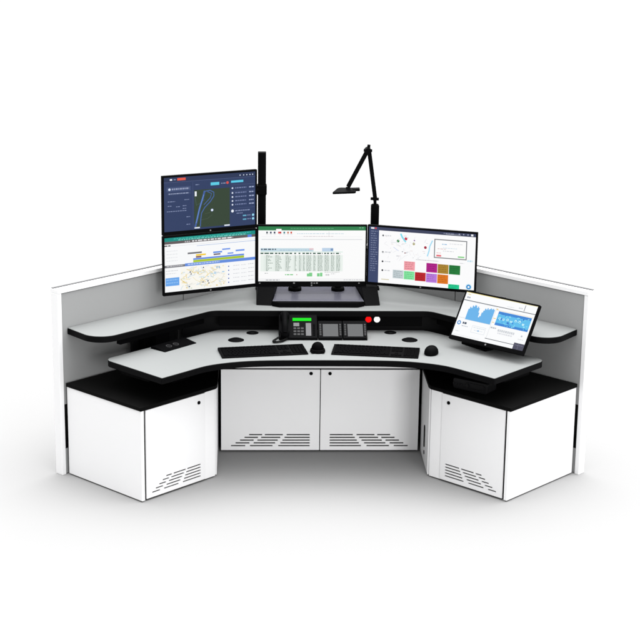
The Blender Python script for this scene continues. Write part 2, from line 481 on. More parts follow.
bm = new(); bmesh.ops.create_uvsphere(bm, u_segments=32, v_segments=20, radius=.0335, matrix=Matrix.Translation((0, 0, .022))); build('ball', bm, M['key'], t, smooth=80)
for x in (-.036, .022):
    bm = new(); box(bm, x, x + .014, -.0435, -.032, .003, .0115); build('button', bm, M['key'], t, bevel=.002)

# ------------------------------------------------------------------ desk phone
PX, PY = .008, .257
t = thing('desk_phone', 'wide black desk phone with green display, two button modules and coiled handset cord', 'phone', (PX, PY, ZD))
TH = math.radians(33); LEN = .165
def ph(x0, x1, l=LEN, base=.014):
    bm = new(); prof = [(0, 0), (l * math.cos(TH), 0), (l * math.cos(TH), base + l * math.sin(TH)), (0, base)]
    a = [bm.verts.new((x0, y, z)) for y, z in prof]; b = [bm.verts.new((x1, y, z)) for y, z in prof]
    bm.faces.new(a[::-1]); bm.faces.new(b)
    for i in range(4): bm.faces.new((a[i], a[(i + 1) % 4], b[(i + 1) % 4], b[i]))
    return bm
FT = Matrix.Translation((0, 0, .014)) @ Matrix.Rotation(TH, 4, 'X')       # x right, y up the sloping face, z out
build('phone_body', ph(-.245, -.031, .175), M['plastic'], t, bevel=.004)
for x0 in (-.028, .109):
    md = build('button_module', ph(x0, x0 + .134, .128), M['plastic'], t, bevel=.003)
    bm = new(); box(bm, x0 + .026, x0 + .111, .010, .101, 0, .0022, FT); build('label_strip', bm, M['paper'], md, bevel=.0006)
    bm = new()
    for k in range(7):
        box(bm, x0 + .008, x0 + .018, .018 + k * .0125, .026 + k * .0125, 0, .003, FT)
    build('line_buttons', bm, M['sock'], md)
    bm = new()
    for k in range(7): box(bm, x0 + .118, x0 + .128, .018 + k * .0125, .026 + k * .0125, 0, .003, FT)
    build('line_buttons', bm, M['sock'], md)
bm = new(); box(bm, -.168, -.064, .124, .145, .0, .003, FT); build('display', bm, M['lcd'], t, bevel=.0008)
bm = new()
for r in range(3):
    for c_ in range(3): box(bm, -.164 + c_ * .0205, -.164 + c_ * .0205 + .016, .018 + r * .0215, .018 + r * .0215 + .014, 0, .0032, FT)
build('keypad', bm, M['sock'], t, bevel=.001)
bm = new(); box(bm, -.164, -.131, .082, .108, .0005, .0042, FT); build('soft_key', bm, M['silver'], t, bevel=.001)
bm = new(); box(bm, -.096, -.066, .014, .108, .0, .0025, FT); build('name_strip', bm, M['silver'], t, bevel=.001)
bm = new()
for k in range(7): box(bm, -.055, -.045, .018 + k * .0125, .026 + k * .0125, 0, .003, FT)
build('line_buttons', bm, M['key'], t)
# handset: a curved bar with two cups
pts = spline([(-.212, .010, .030), (-.212, .045, .046), (-.212, .085, .046), (-.212, .120, .044), (-.212, .152, .030)], 6)
bm = tube(new(), [FT @ p for p in pts], .017, 14)
hsn = build('handset', bm, M['plastic'], t, smooth=60)
for yy in (.018, .146):
    bm = new(); lathe(bm, [(.022, 0), (.027, .006), (.027, .020), (.020, .030), (.001, .032)], M4=FT @ Matrix.Translation((-.212, yy, .006)), n=24); build('handset_cup', bm, M['plastic'], hsn)
path = spline([(-.232, .000, .024), (-.262, -.030, .014), (-.276, -.052, .009), (-.258, -.066, .009), (-.232, -.050, .009), (-.214, -.024, .009), (-.200, .0, .012)], 26)
co = []
for i, p in enumerate(path):
    a = i * 1.15; co.append(p + V3((.0045 * math.cos(a), 0.002 * math.cos(a), .0045 * math.sin(a))))
build('handset_cord', tube(new(), co, .0028, 6), M['rubber'], t)

# ------------------------------------------------------------------ screens
class Scr:
    """a lit screen: layered coloured rectangles and polygons in u (left-right) / v (top-bottom), 0..1"""
    def __init__(s, w, h, bg): s.w, s.h, s.L, s.bm = w, h, 0, bmesh.new(); s.lay = s.bm.loops.layers.float_color.new('pixels'); s.rect(0, 0, 1, 1, bg)
    def poly(s, pts, c):
        s.L += 1; y = -.00001 * s.L
        vs = [s.bm.verts.new(((u - .5) * s.w, y, (.5 - v) * s.h)) for u, v in pts]
        f = s.bm.faces.new(vs[::-1]); cc = srgb(c)
        for l in f.loops: l[s.lay] = cc
    def rect(s, u0, v0, u1, v1, c):
        if u1 <= u0 or v1 <= v0: return
        s.poly([(u0, v0), (u1, v0), (u1, v1), (u0, v1)], c)
    def disc(s, u, v, r, c, n=16):
        a = s.w / s.h; s.poly([(u + r * math.cos(2 * math.pi * k / n), v + r * a * math.sin(2 * math.pi * k / n)) for k in range(n)], c)
    def text(s, u0, u1, v, h, c, word=.02):
        u = u0
        while u < u1:
            w = word * random.uniform(.5, 1.5); s.rect(u, v, min(u + w, u1), v + h, c); u += w + word * .3
    def line(s, pts, w, c):
        a = s.w / s.h
        P = [V3((u, v / a, 0)) for u, v in pts]; Lf, Rt = [], []
        for i, p in enumerate(P):
            d = (P[min(i + 1, len(P) - 1)] - P[max(i - 1, 0)]).normalized(); n = V3((-d.y, d.x, 0)) * w / 2
            Lf.append(p + n); Rt.append(p - n)
        for i in range(len(P) - 1):
            s.poly([(x.x, x.y * a) for x in (Lf[i], Rt[i], Rt[i + 1], Lf[i + 1])], c)
    def done(s, parent, loc, name='screen'):
        me = bpy.data.meshes.new(name); s.bm.to_mesh(me); s.bm.free(); me.materials.append(M['screen'])
        o = bpy.data.objects.new(name, me); COL.objects.link(o); o.parent = parent; o.location = loc; return o

def monitor(label, c, yaw, tilt, w, h, bez, chin, group, name='monitor'):
    """c = centre of the front face; faces -y before yaw; tilt leans the top back"""
    t = thing(name, label, 'monitor', c, group=group, rot=(-tilt, 0, yaw))
    bm = new(); box(bm, -w / 2, w / 2, .004, .022, -h / 2, h / 2); build('housing', bm, M['plastic'], t, bevel=.003)
    bm = new(); box(bm, -w * .32, w * .32, .022, .050, -h * .30, h * .30); build('back_cover', bm, M['plastic'], t, bevel=.008)
    bm = new(); plate(bm, w, h, [(bez, w - bez, chin, h - bez)], lambda a, z, d: V3((a - w / 2, d, z - h / 2)), .004)
    build('bezel', bm, M['plastic'], t, bevel=.0008, seg=1)
    return t, w - 2 * bez, h - bez - chin, (0, .0025, (chin - bez) / 2)

GM = 'monitors on the console'
# -- upper left: dark dispatch map
CL = (-.616, .505); YL = math.radians(24); WL = .564
def lm(zc, h, label): return monitor(label, (CL[0], CL[1], zc), YL, 0, WL, h, .010, .020, GM)
t, w, h, off = lm(1.4085, .331, 'upper of the two stacked monitors, showing a dark blue screen with a map')
s = Scr(w, h, (40, 57, 97))
s.rect(0, 0, 1, .085, (34, 48, 84)); s.rect(.145, .02, .235, .065, (235, 90, 70)); s.rect(.065, .03, .09, .06, (235, 240, 250)); s.rect(.105, .035, .13, .055, (120, 130, 165))
for u in (.83, .87, .905, .94, .97): s.disc(u, .05, .006, (215, 225, 240))
s.rect(0, .088, 1, .093, (84, 96, 136)); s.rect(.03, .18, .29, .265, (60, 76, 116)); s.disc(.06, .222, .013, (215, 225, 245)); s.text(.085, .27, .205, .03, (150, 160, 190)); s.rect(.04, .285, .29, .325, (52, 68, 107)); s.text(.05, .27, .295, .018, (150, 160, 190))
for (a, b_, v) in ((.04, .12, .44), (.22, .27, .42), (.04, .08, .52), (.13, .17, .54), (.2, .24, .53), (.2, .24, .58), (.03, .24, .62), (.24, .28, .74), (.24, .28, .88), (.34, .38, .16)): s.text(a, b_, v, .014, (130, 142, 178))
s.rect(.31, .11, .314, 1, (66, 78, 118)); s.rect(.325, .265, .715, .965, (46, 64, 46))
s.line([(.335, .40), (.35, .55), (.40, .50), (.44, .45)], .003, (78, 104, 110)); s.line([(.39, .83), (.47, .81), (.52, .75)], .002, (84, 100, 84)); s.line([(.44, .72), (.50, .70)], .002, (84, 100, 84))
s.line([(.44, .29), (.42, .42), (.385, .60), (.36, .78), (.335, .95)], .020, (62, 92, 158)); s.line([(.43, .36), (.40, .52), (.375, .66), (.345, .88)], .006, (110, 150, 215))
s.line([(.44, .30), (.50, .29), (.54, .33), (.54, .40), (.50, .50), (.44, .60), (.405, .70), (.395, .82), (.39, .95)], .010, (66, 98, 160)); s.line([(.47, .31), (.515, .35), (.50, .43), (.43, .55)], .008, (66, 98, 160))
s.disc(.52, .66, .014, (190, 205, 240)); s.disc(.52, .66, .007, (255, 255, 255)); s.rect(.332, .29, .352, .38, (240, 244, 250)); s.rect(.327, .955, .385, .98, (225, 232, 245)); s.rect(.655, .955, .715, .98, (225, 232, 245))
s.rect(.505, .145, .60, .20, (90, 205, 230)); s.disc(.69, .17, .014, (225, 80, 70)); s.rect(.73, .14, .865, .18, (90, 205, 235)); s.text(.62, .67, .165, .02, (130, 140, 170))
for k, v in enumerate((.27, .36, .435, .51, .58)): s.disc(.745, v + .012, .009, (220, 228, 245)); s.text(.775, .90, v, .022, (112, 124, 164)); s.text(.93, .985, v, .022, (160, 172, 205))
for v in (.22, .34, .66): s.rect(.73, v, .995, v + .004, (84, 96, 136))
s.disc(.745, .71, .015, (235, 240, 250)); s.text(.775, .94, .70, .02, (130, 142, 178)); s.text(.79, .86, .75, .018, (120, 132, 170))
for v in (.80, .87): s.rect(.86, v, .90, v + .025, (100, 170, 200)); s.text(.91, .95, v, .02, (120, 132, 170)); s.disc(.975, v + .012, .013, (150, 215, 240))
s.done(t, off)
# -- lower left: schedule and street map
t, w, h, off = lm(1.0705, .337, 'lower of the two stacked monitors, showing a teal-topped schedule above a street map')
s = Scr(w, h, (250, 251, 252))
s.rect(0, 0, 1, .07, (0, 140, 130)); s.text(.1, .95, .02, .014, (70, 190, 178), .03); s.text(.15, .9, .045, .014, (130, 215, 205), .03)
s.rect(0, .07, 1, .118, (96, 88, 90)); s.text(.3, .75, .08, .025, (225, 225, 228), .035); s.rect(.915, .07, .96, .118, (86, 130, 225)); s.text(.22, .28, .085, .02, (190, 190, 195))
s.text(0.0, .07, .135, .022, (60, 60, 64), .025); s.rect(.35, .185, 1, .192, (130, 165, 220)); s.rect(0, .155, 1, .159, (205, 208, 214))
for v in (.24, .30, .36, .42): s.text(.02, .14, v, .01, (222, 224, 228))
s.rect(.25, .30, .405, .33, (112, 112, 118)); s.rect(.34, .345, .45, .375, (245, 205, 40)); s.rect(.34, .38, .40, .41, (130, 86, 84)); s.rect(.53, .325, .63, .355, (100, 145, 230)); s.rect(.535, .365, .61, .392, (108, 96, 112))
s.rect(.63, .285, .72, .312, (112, 152, 236)); s.rect(.78, .33, .88, .36, (112, 152, 236)); s.rect(.69, .37, .755, .395, (112, 152, 236)); s.rect(.31, .415, .875, .445, (96, 138, 232)); s.rect(.31, .448, .875, .492, (176, 205, 40)); s.rect(.345, .462, .875, .466, (120, 150, 60))
s.rect(0, .505, .22, .55, (118, 118, 124)); s.text(.02, .2, .515, .018, (200, 200, 205)); s.rect(.22, .495, 1, .55, (98, 140, 222)); s.text(.25, .6, .51, .02, (190, 210, 245))
s.rect(.17, .57, .68, .985, (251, 249, 242))
rd = random.Random(3)
for k in range(80):
    u, v = rd.uniform(.18, .63), rd.uniform(.58, .95); du, dv = rd.uniform(-.09, .09), rd.uniform(-.12, .12)
    c_ = rd.choice([(236, 214, 150), (240, 224, 170), (214, 220, 226), (206, 224, 236), (226, 226, 220)])
    s.line([(u, v), (min(.675, max(.172, u + du * .6)), min(.98, max(.575, v + dv * .4))), (min(.675, max(.172, u + du)), min(.98, max(.575, v + dv)))], rd.choice([.004, .006, .008]), c_)
for k in range(46):
    u, v = rd.uniform(.18, .66), rd.uniform(.58, .96); s.rect(u, v, u + rd.uniform(.008, .03), v + rd.uniform(.008, .03), rd.choice([(232, 206, 130), (176, 212, 236), (220, 228, 214), (244, 232, 190)]))
for (u, v) in ((.275, .66), (.285, .70), (.415, .87), (.47, .86), (.48, .90), (.265, .93), (.42, .60)): s.disc(u, v, .007, (56, 66, 92))
s.rect(.565, .60, .575, .64, (110, 175, 225)); s.rect(.59, .60, .60, .64, (110, 175, 225))
s.text(0.01, .14, .60, .012, (205, 207, 212)); s.text(0.01, .12, .65, .012, (215, 217, 222)); s.rect(.005, .735, .155, .885, (104, 166, 236)); s.text(.015, .14, .765, .018, (150, 196, 245)); s.text(.015, .14, .82, .018, (150, 196, 245))
for v in (.625, .70, .775, .85, .925): s.disc(.70, v, .007, (72, 104, 180)); s.text(.75, .82, v - .01, .01, (206, 208, 214)); s.text(.84, .90, v - .01, .01, (212, 214, 220)); s.text(.92, .985, v - .015, .01, (190, 192, 198))
s.done(t, off)
# -- centre: spreadsheet
t, w, h, off = monitor('centre monitor showing a green and white spreadsheet, above the monitor riser', (-.047, .64, 1.077), math.radians(1), math.radians(1.5), .624, .357, .009, .032, GM)
s = Scr(w, h, (252, 252, 252))
s.rect(0, 0, 1, .072, (32, 124, 70)); s.text(.3, .7, .03, .012, (90, 165, 120)); s.rect(.94, .02, .955, .03, (160, 205, 180)); s.rect(.965, .02, .98, .03, (160, 205, 180))
s.rect(.165, .045, .215, .075, (250, 250, 250))
for u, c_ in ((.08, (70, 80, 90)), (.115, (60, 70, 100)), (.15, (50, 60, 90)), (.19, (220, 90, 90)), (.205, (200, 50, 60)), (.24, (60, 130, 140)), (.275, (205, 120, 90)), (.305, (210, 80, 60))): s.rect(u - .007, .095, u + .008, .13, c_)
for u in (.08, .115, .15, .2, .24, .275, .305): s.rect(u - .010, .145, u + .012, .152, (205, 205, 210))
s.text(.36, .62, .125, .012, (190, 214, 226)); s.text(.63, .80, .125, .012, (205, 222, 230)); s.rect(.655, .09, .659, .19, (214, 214, 218)); s.text(.42, .70, .175, .012, (216, 206, 208)); s.rect(.03, .232, .97, .240, (196, 200, 204)); s.rect(.03, .185, .97, .189, (228, 230, 232))
s.rect(.02, .395, .515, .455, (200, 222, 232)); s.text(.025, .165, .405, .022, (70, 84, 100), .03); s.text(.2, .5, .425, .01, (150, 180, 200)); s.rect(.475, .395, .515, .425, (232, 200, 206)); s.rect(.595, .39, .70, .455, (190, 212, 234)); s.rect(.675, .40, .698, .44, (120, 150, 190))
s.rect(.02, .457, .79, .47, (214, 236, 226))
cols = [(.02, .14), (.155, .235), (.25, .315), (.335, .36), (.375, .40), (.412, .435), (.445, .495), (.51, .535), (.55, .60), (.615, .66), (.675, .71), (.725, .765)]
for a, b_ in cols: s.text(a, b_, .478, .024, (40, 84, 66), .03)
s.rect(.02, .518, .79, .818, (238, 245, 240))
for r in range(13):
    v = .525 + r * .0225
    s.rect(.02, v + .017, .79, v + .019, (206, 220, 212))
    for i, (a, b_) in enumerate(cols):
        e = b_ if i > 3 else a + (b_ - a) * random.uniform(.45, .95); s.text(a + (.05 if i == 0 else .004), max(e, a + .07) if i == 0 else e, v, .013, (150, 166, 156), .014)
for a, b_ in cols[1:]: s.rect(a - .008, .52, a - .0065, .815, (196, 214, 204))
s.rect(.055, .52, .057, .815, (196, 214, 204)); s.text(.06, .09, .845, .012, (170, 172, 176)); s.text(.25, .33, .868, .018, (120, 200, 130)); s.rect(.355, .87, .365, .885, (200, 160, 160))
for u0, u1, a, b_ in ((.455, .475, .855, .91), (.475, .505, .84, .91), (.55, .575, .85, .91), (.578, .60, .84, .91)): s.rect(u0, a, u1, b_, (126, 208, 140))
s.text(.63, .665, .865, .03, (204, 206, 208), .012); s.text(.68, .72, .855, .012, (196, 198, 200)); s.text(.62, .76, .825, .012, (198, 202, 200), .012)
s.rect(0, .955, 1, .96, (206, 208, 212)); s.text(.07, .2, .968, .014, (168, 170, 176)); s.rect(0, .985, 1, 1, (224, 226, 226)); s.text(.8, .98, .968, .010, (190, 192, 196))
s.done(t, off)
for x, k in ((-.295, .004), (-.10, .005), (.0, .005), (.015, .004), (.03, .005), (.27, .004)):
    bm = new(); box(bm, x - k, x + k, -.001, .001, -.357 / 2 + .018, -.357 / 2 + .018 + k * 1.6); build('status_icon', bm, M['logo'], t)
# -- right: incident board
WR, HR = .629, .346
t, w, h, off = monitor('wide monitor showing coloured tiles and a dotted map beside the reading lamp', (.562, .520, 1.091), math.radians(-18.5), 0, WR, HR, .009, .016, GM)
s = Scr(w, h, (253, 253, 254))
s.rect(0, 0, 1, .058, (58, 64, 92)); s.text(.7, .8, .02, .018, (130, 136, 160)); s.rect(.72, .036, .86, .042, (190, 194, 206))
for u in (.84, .88, .92): s.rect(u, .015, u + .012, .035, (160, 166, 190))
s.rect(.955, .012, .975, .045, (240, 242, 246)); s.rect(0, 0, .095, 1, (56, 68, 106)); s.rect(.018, .012, .05, .04, (235, 236, 242)); s.rect(.055, .012, .072, .04, (205, 70, 80))
for k in range(18): s.text(.018, .03 + random.uniform(.03, .055), .075 + k * .0415, .013, (124, 134, 164), .02)
for (u, v, r, c_) in ((.277, .225, .013, (30, 130, 60)), (.35, .175, .014, (205, 40, 70)), (.425, .255, .012, (160, 150, 40)), (.535, .305, .013, (165, 36, 64)), (.43, .195, .007, (150, 110, 170)), (.345, .43, .006, (150, 90, 90)), (.32, .41, .005, (140, 140, 150))): s.disc(u, v, r, c_)
s.line([(.30, .09), (.315, .15), (.335, .20), (.35, .235)], .016, (130, 222, 240)); s.line([(.60, .17), (.575, .28), (.57, .36), (.555, .46)], .012, (170, 224, 246)); s.line([(.235, .34), (.27, .385), (.285, .40)], .004, (180, 196, 236))
rd = random.Random(5)
for k in range(60):
    u, v = rd.uniform(.14, .59), rd.uniform(.10, .52); L = rd.uniform(.006, .03)
    if rd.random() < .5: s.rect(u, v, u + L, v + .008, rd.choice([(214, 216, 222), (196, 198, 206), (226, 214, 214)]))
    else: s.line([(u, v), (u + rd.uniform(-.04, .04), v + rd.uniform(.02, .08))], .0022, (222, 224, 230))
for v, c_ in ((.145, (110, 112, 118)), (.44, (150, 152, 156)), (.61, (60, 62, 70)), (.77, (60, 62, 70))): s.disc(.135, v, .009, c_); s.text(.155, .21, v - .01, .016, (200, 202, 208), .02)
s.rect(.125, .925, .2, .94, (214, 206, 170)); s.text(.45, .66, .525, .012, (190, 192, 198), .012)
s.rect(.617, .135, .922, .475, (128, 130, 134)); s.rect(.626, .152, .913, .458, (254, 254, 254)); s.text(.69, .74, .215, .014, (130, 180, 220)); s.text(.76, .88, .20, .012, (218, 220, 226)); s.text(.65, .73, .30, .012, (220, 190, 190)); s.text(.70, .80, .335, .012, (208, 210, 216)); s.text(.70, .83, .28, .012, (208, 226, 238)); s.text(.64, .68, .375, .012, (236, 190, 190)); s.rect(.64, .415, .685, .445, (235, 110, 120)); s.rect(.84, .415, .90, .44, (140, 214, 140))
s.text(.93, .98, .47, .03, (196, 226, 240), .02); s.text(.86, .9, .53, .01, (206, 206, 210))
for (a, b_, v0, v1, c_) in ((.34, .442, .575, .735, (246, 160, 170)), (.55, .652, .575, .74, (178, 18, 138)), (.656, .757, .58, .745, (172, 132, 40)), (.762, .866, .58, .745, (22, 122, 52)), (.235, .336, .745, .895, (196, 208, 212)), (.34, .441, .75, .90, (130, 232, 160)), (.445, .546, .755, .91, (190, 24, 36)), (.55, .652, .76, .92, (186, 120, 222)), (.656, .757, .762, .925, (226, 118, 16)), (.76, .863, .922, 1., (20, 202, 142))):
    s.rect(a, v0, b_, v1, c_); dk = tuple(int(x * .78) for x in c_)
    for k in range(4):
        vv = v0 + .018 + k * .034
        if vv + .012 < v1: s.text(a + .008, b_ - random.uniform(.01, .04), vv, .010, dk, .018)
s.disc(.95, .945, .030, (210, 236, 248)); s.disc(.95, .945, .022, (30, 136, 206)); s.disc(.95, .945, .010, (240, 248, 252))
s.done(t, off)
# -- touch screen, leaning back on the right wing
WT, HT = .482, .2845
YT, TT = math.radians(-43.0), math.radians(31.2)
ct = V3((.909, .016, .865))
t, w, h, off = monitor('tilted touch screen showing blue charts, leaning back on its foot on the desk wing', ct, YT, TT, WT, HT, .009, .022, GM, 'touch_monitor')
s = Scr(w, h, (252, 253, 254))
s.rect(0, .0, .45, .012, (246, 226, 140)); s.rect(.45, 0, 1, .012, (232, 222, 170)); s.text(.03, .075, .10, .03, (150, 160, 176), .02); s.rect(.03, .04, .07, .055, (236, 216, 120))
s.rect(.0, .175, 1, .190, (92, 98, 108)); s.rect(0, .19, .46, .20, (224, 228, 232)); s.text(.76, .81, .10, .03, (200, 206, 214)); s.rect(.835, .03, .842, .165, (86, 92, 104)); s.text(.6, .7, .13, .012, (216, 222, 228))
hb = [.36, .31, .33, .27, .29, .25, .26, .30, .27, .30, .40, .50, .47, .38, .33, .28, .30, .26, .29, .27, .25, .27, .25, .27]
for k, v in enumerate(hb): u = .105 + k * .0148; s.rect(u, v, u + .0149, .60, (104, 180, 236))
s.rect(.1, .60, .465, .606, (190, 206, 220)); s.text(.02, .10, .575, .012, (210, 214, 220))
s.rect(.47, .19, .476, .92, (226, 230, 234)); s.rect(.478, .23, .50, .25, (240, 200, 90)); s.rect(.478, .255, .99, .262, (226, 206, 160)); s.rect(.478, .44, .51, .455, (240, 196, 80)); s.rect(.478, .53, .505, .545, (240, 206, 120))
s.rect(.52, .275, .975, .585, (54, 132, 214)); s.rect(.52, .335, .975, .53, (92, 190, 238))
rd = random.Random(11)
for k in range(60):
    u, v = rd.uniform(.525, .94), rd.uniform(.30, .55); s.rect(u, v, u + rd.uniform(.008, .03), v + rd.uniform(.012, .035), rd.choice([(70, 160, 232), (120, 214, 244), (150, 226, 244), (44, 112, 204), (110, 206, 236)]))
for k in range(7): u = .56 + k * .055; s.disc(u, .42 + rd.uniform(-.03, .03), .016, (196, 240, 250)); s.disc(u, .42, .008, (90, 190, 236))
s.disc(.045, .70, .026, (60, 144, 216)); s.disc(.045, .70, .014, (246, 250, 252)); s.rect(.095, .665, .115, .71, (60, 74, 96)); s.rect(.12, .665, .15, .71, (70, 84, 104)); s.text(.095, .18, .745, .02, (190, 198, 208)); s.text(.03, .09, .88, .014, (210, 216, 222))
s.rect(.24, .70, .43, .705, (196, 206, 216)); s.rect(.24, .85, .43, .855, (196, 206, 216)); s.rect(.24, .70, .243, .855, (196, 206, 216)); s.rect(.427, .70, .43, .855, (196, 206, 216)); s.text(.26, .42, .73, .016, (216, 226, 234)); s.rect(.325, .78, .35, .81, (120, 180, 226)); s.text(.28, .4, .79, .010, (206, 218, 230))
s.text(.485, .56, .64, .03, (180, 188, 198), .02); s.text(.59, .82, .66, .05, (206, 210, 216), .02); s.text(.60, .80, .73, .03, (220, 222, 228), .02); s.disc(.925, .70, .011, (190, 196, 206)); s.text(.89, .96, .77, .012, (206, 210, 216))
s.rect(.46, .905, .86, .918, (84, 90, 100)); s.rect(.86, .86, 1., 1., (72, 72, 92)); s.text(.875, .985, .90, .012, (120, 120, 140)); s.rect(.92, .86, .925, 1, (110, 110, 130)); s.text(.0, .4, .96, .012, (232, 234, 238))
s.done(t, off)
bm = new(); cyl(bm, (0, -.001, -HT / 2 + .010), (0, .001, -HT / 2 + .010), .005, n=16); build('logo', bm, M['logo'], t)
bm = new(); box(bm, -.014, .014, .002, .016, HT / 2, HT / 2 + .006); build('glint_bump', bm, M['silver'], t, bevel=.002)  # light bump standing in for a reflection on the top bezel
# foot of the touch screen (its own frame follows the monitor; build in world space)
nrm = V3((math.sin(YT), -math.cos(YT), 0)); rt = V3((math.cos(YT), math.sin(YT), 0))
fc = V3((.818, .118, ZD)); Rz = Matrix.Translation(fc) @ Matrix.Rotation(math.radians(-54), 4, 'Z')
MW = Matrix.Translation(ct) @ (Matrix.Rotation(YT, 4, 'Z') @ Matrix.Rotation(-TT, 4, 'X'))
INV = MW.inverted()
bm = new(); box(bm, -.095, .095, .0, .130, 0, .014, Rz); bm.transform(INV); build('foot_plate', bm, M['plastic'], t, bevel=.003)
bm = new(); box(bm, -.085, .085, .010, .060, .014, .040, Rz); bm.transform(INV); build('hinge_block', bm, M['plastic'], t, bevel=.004)
for sx in (-1, 1):
    bm = new(); F, L = frame_of(Rz @ V3((sx * .06, .035, .03)), MW @ V3((sx * .06, .045, -.02))); box(bm, -.012, .012, -.006, .006, 0, L, F); bm.transform(INV); build('support_arm', bm, M['steel'], t, bevel=.002)

for o in [o for o in bpy.data.objects if o.get('category') == 'monitor' and o.name.startswith('monitor')]:
    # small maker's dot on the lower bezel
    hz = min(v.co.z for c in o.children if c.name.startswith('bezel') for v in c.data.vertices)
    bm = new(); cyl(bm, (0, -.0008, hz + .009), (0, .001, hz + .009), .0045, n=16); build('logo', bm, M['logo'], o)

# ------------------------------------------------------------------ monitor poles and arms
def arm(parent, org, pts, r=.016):
    bm = new()
    for a, b in zip(pts, pts[1:]): cyl(bm, a, b, r, n=16)
    for p in pts[1:-1]: cyl(bm, V3(p) - V3((0, 0, .03)), V3(p) + V3((0, 0, .03)), r * 1.5, n=18)
    return build('arm', bm, M['steel'], parent, org)
def pole(x, y, top, label, arms):
    b0 = V3((x, y, ZS))
    t = thing('monitor_pole', label, 'pole', b0, group='monitor poles on the shelf')
    bm = new(); box(bm, -.035, .035, -.035, .035, 0, .012); build('base_plate', bm, M['steel'], t, bevel=.003)
    bm = new(); pts = fillet([(-.0232, -.0232), (.0232, -.0232), (.0232, .0232), (-.0232, .0232)], [.006] * 4, 4); prism(bm, pts, .012, top - ZS); build('column', bm, M['steel'], t, bevel=.001)
    for (z, mc, yaw, back) in arms:
        mc = V3(mc); n = V3((-math.sin(yaw), math.cos(yaw), 0)); att = mc + n * .055; att.z = z
        P0 = V3((x, y, z)); mid = (P0 + att) / 2 + V3((0, .06, 0))
        bm = new(); box(bm, -.028, .028, -.030, .030, z - ZS - .028, z - ZS + .028); cl = build('clamp', bm, M['steel'], t, bevel=.004)
        arm(t, b0, [P0, mid, att + n * .03])
        bm = new(); F, L = frame_of(att + n * .03, att - n * .006); box(bm, -.05, .05, -.05, .05, 0, L, F); build('mount_plate', bm, M['steel'], t, b0, .003)
    return t
pole(-.330, .90, 1.625, 'tall black monitor pole rising beside the two stacked monitors', [(1.4085, (*CL, 0), YL, 0), (1.0705, (*CL, 0), YL, 0)])
pole(.324, .90, 1.320, 'short black monitor pole under the reading lamp', [(1.091, (.562, .520, 0), math.radians(-18.5), 0)])

# ------------------------------------------------------------------ reading lamp on the short pole
b0 = V3((.324, .90, 1.320))
t = thing('desk_lamp', 'black two-arm reading lamp with flat head, fixed on the short pole', 'lamp', b0)
bm = new(); cyl(bm, (.324, .90, 1.320), (.324, .90, 1.326), .019, n=20); cyl(bm, (.324, .90, 1.326), (.322, .90, 1.366), .009, n=16); build('stem', bm, M['steel'], t, b0)
bm = new(); cyl(bm, (.298, .90, 1.358), (.345, .90, 1.355), .0085, n=16); cyl(bm, (.322, .885, 1.357), (.322, .915, 1.357), .013, n=18); build('lower_joint', bm, M['steel'], t, b0)
E_ = V3((.275, .90, 1.639)); LJ = V3((.322, .90, 1.358)); HJ = V3((.165, .880, 1.430))
def bar(a, b, w, d):
    F, L = frame_of(a, b); bm = new(); box(bm, -w, w, -d, d, 0, L, F); return bm
def flat(a, b, w, d):
    a, b = V3(a), V3(b); z = (b - a).normalized(); yv = V3((0, 1, 0)); xv = yv.cross(z).normalized(); yv = z.cross(xv)
    F = Matrix((( xv.x, yv.x, z.x, a.x), (xv.y, yv.y, z.y, a.y), (xv.z, yv.z, z.z, a.z), (0, 0, 0, 1)))
    bm = new(); box(bm, -w, w, -d, d, 0, (b - a).length, F); return bm
bm = flat(LJ + V3((.002, 0, 0)), E_ + V3((.008, 0, 0)), .0115, .010); build('lower_arm', bm, M['steel'], t, b0, .003)
bm = flat(E_ + V3((-.004, -.022, 0)), HJ, .0120, .009); build('upper_arm', bm, M['steel'], t, b0, .003)
bm = new(); cyl(bm, (.252, .895, 1.640), (.300, .895, 1.638), .0085, n=16); cyl(bm, E_ + V3((0, -.036, 0)), E_ + V3((0, .016, 0)), .019, n=22); cyl(bm, E_ + V3((.004, -.01, .012)), E_ + V3((.006, -.01, .034)), .009, n=14); build('elbow_joint', bm, M['steel'], t, b0, .001)
# flat head: rounded plate tapering to its front edge, tipped towards the viewer
HM = Matrix.Translation((.150, .865, 1.412)) @ Matrix.Rotation(math.radians(-2), 4, 'Y') @ Matrix.Rotation(math.radians(7), 4, 'X')
pl = fillet([(-.080, -.050), (.056, -.046), (.064, .030), (-.040, .042)], [.006, .012, .016, .024], 6)
bm = prism(new(), pl, -.006, .006); bm.transform(HM); hd = build('lamp_head', bm, M['steel'], t, b0, .003)
bm = new(); box(bm, -.045, .040, -.036, .026, -.0075, -.005, HM); build('light_panel', bm, M['paper'], hd, b0)
bm = new(); box(bm, .040, .082, -.012, .020, -.004, .010, HM); build('head_hinge', bm, M['steel'], t, b0, .003)
bm = new(); cyl(bm, HJ - V3((.012, 0, .012)), HJ + V3((.012, 0, -.012)), .012, n=16); build('head_joint', bm, M['steel'], t, b0)

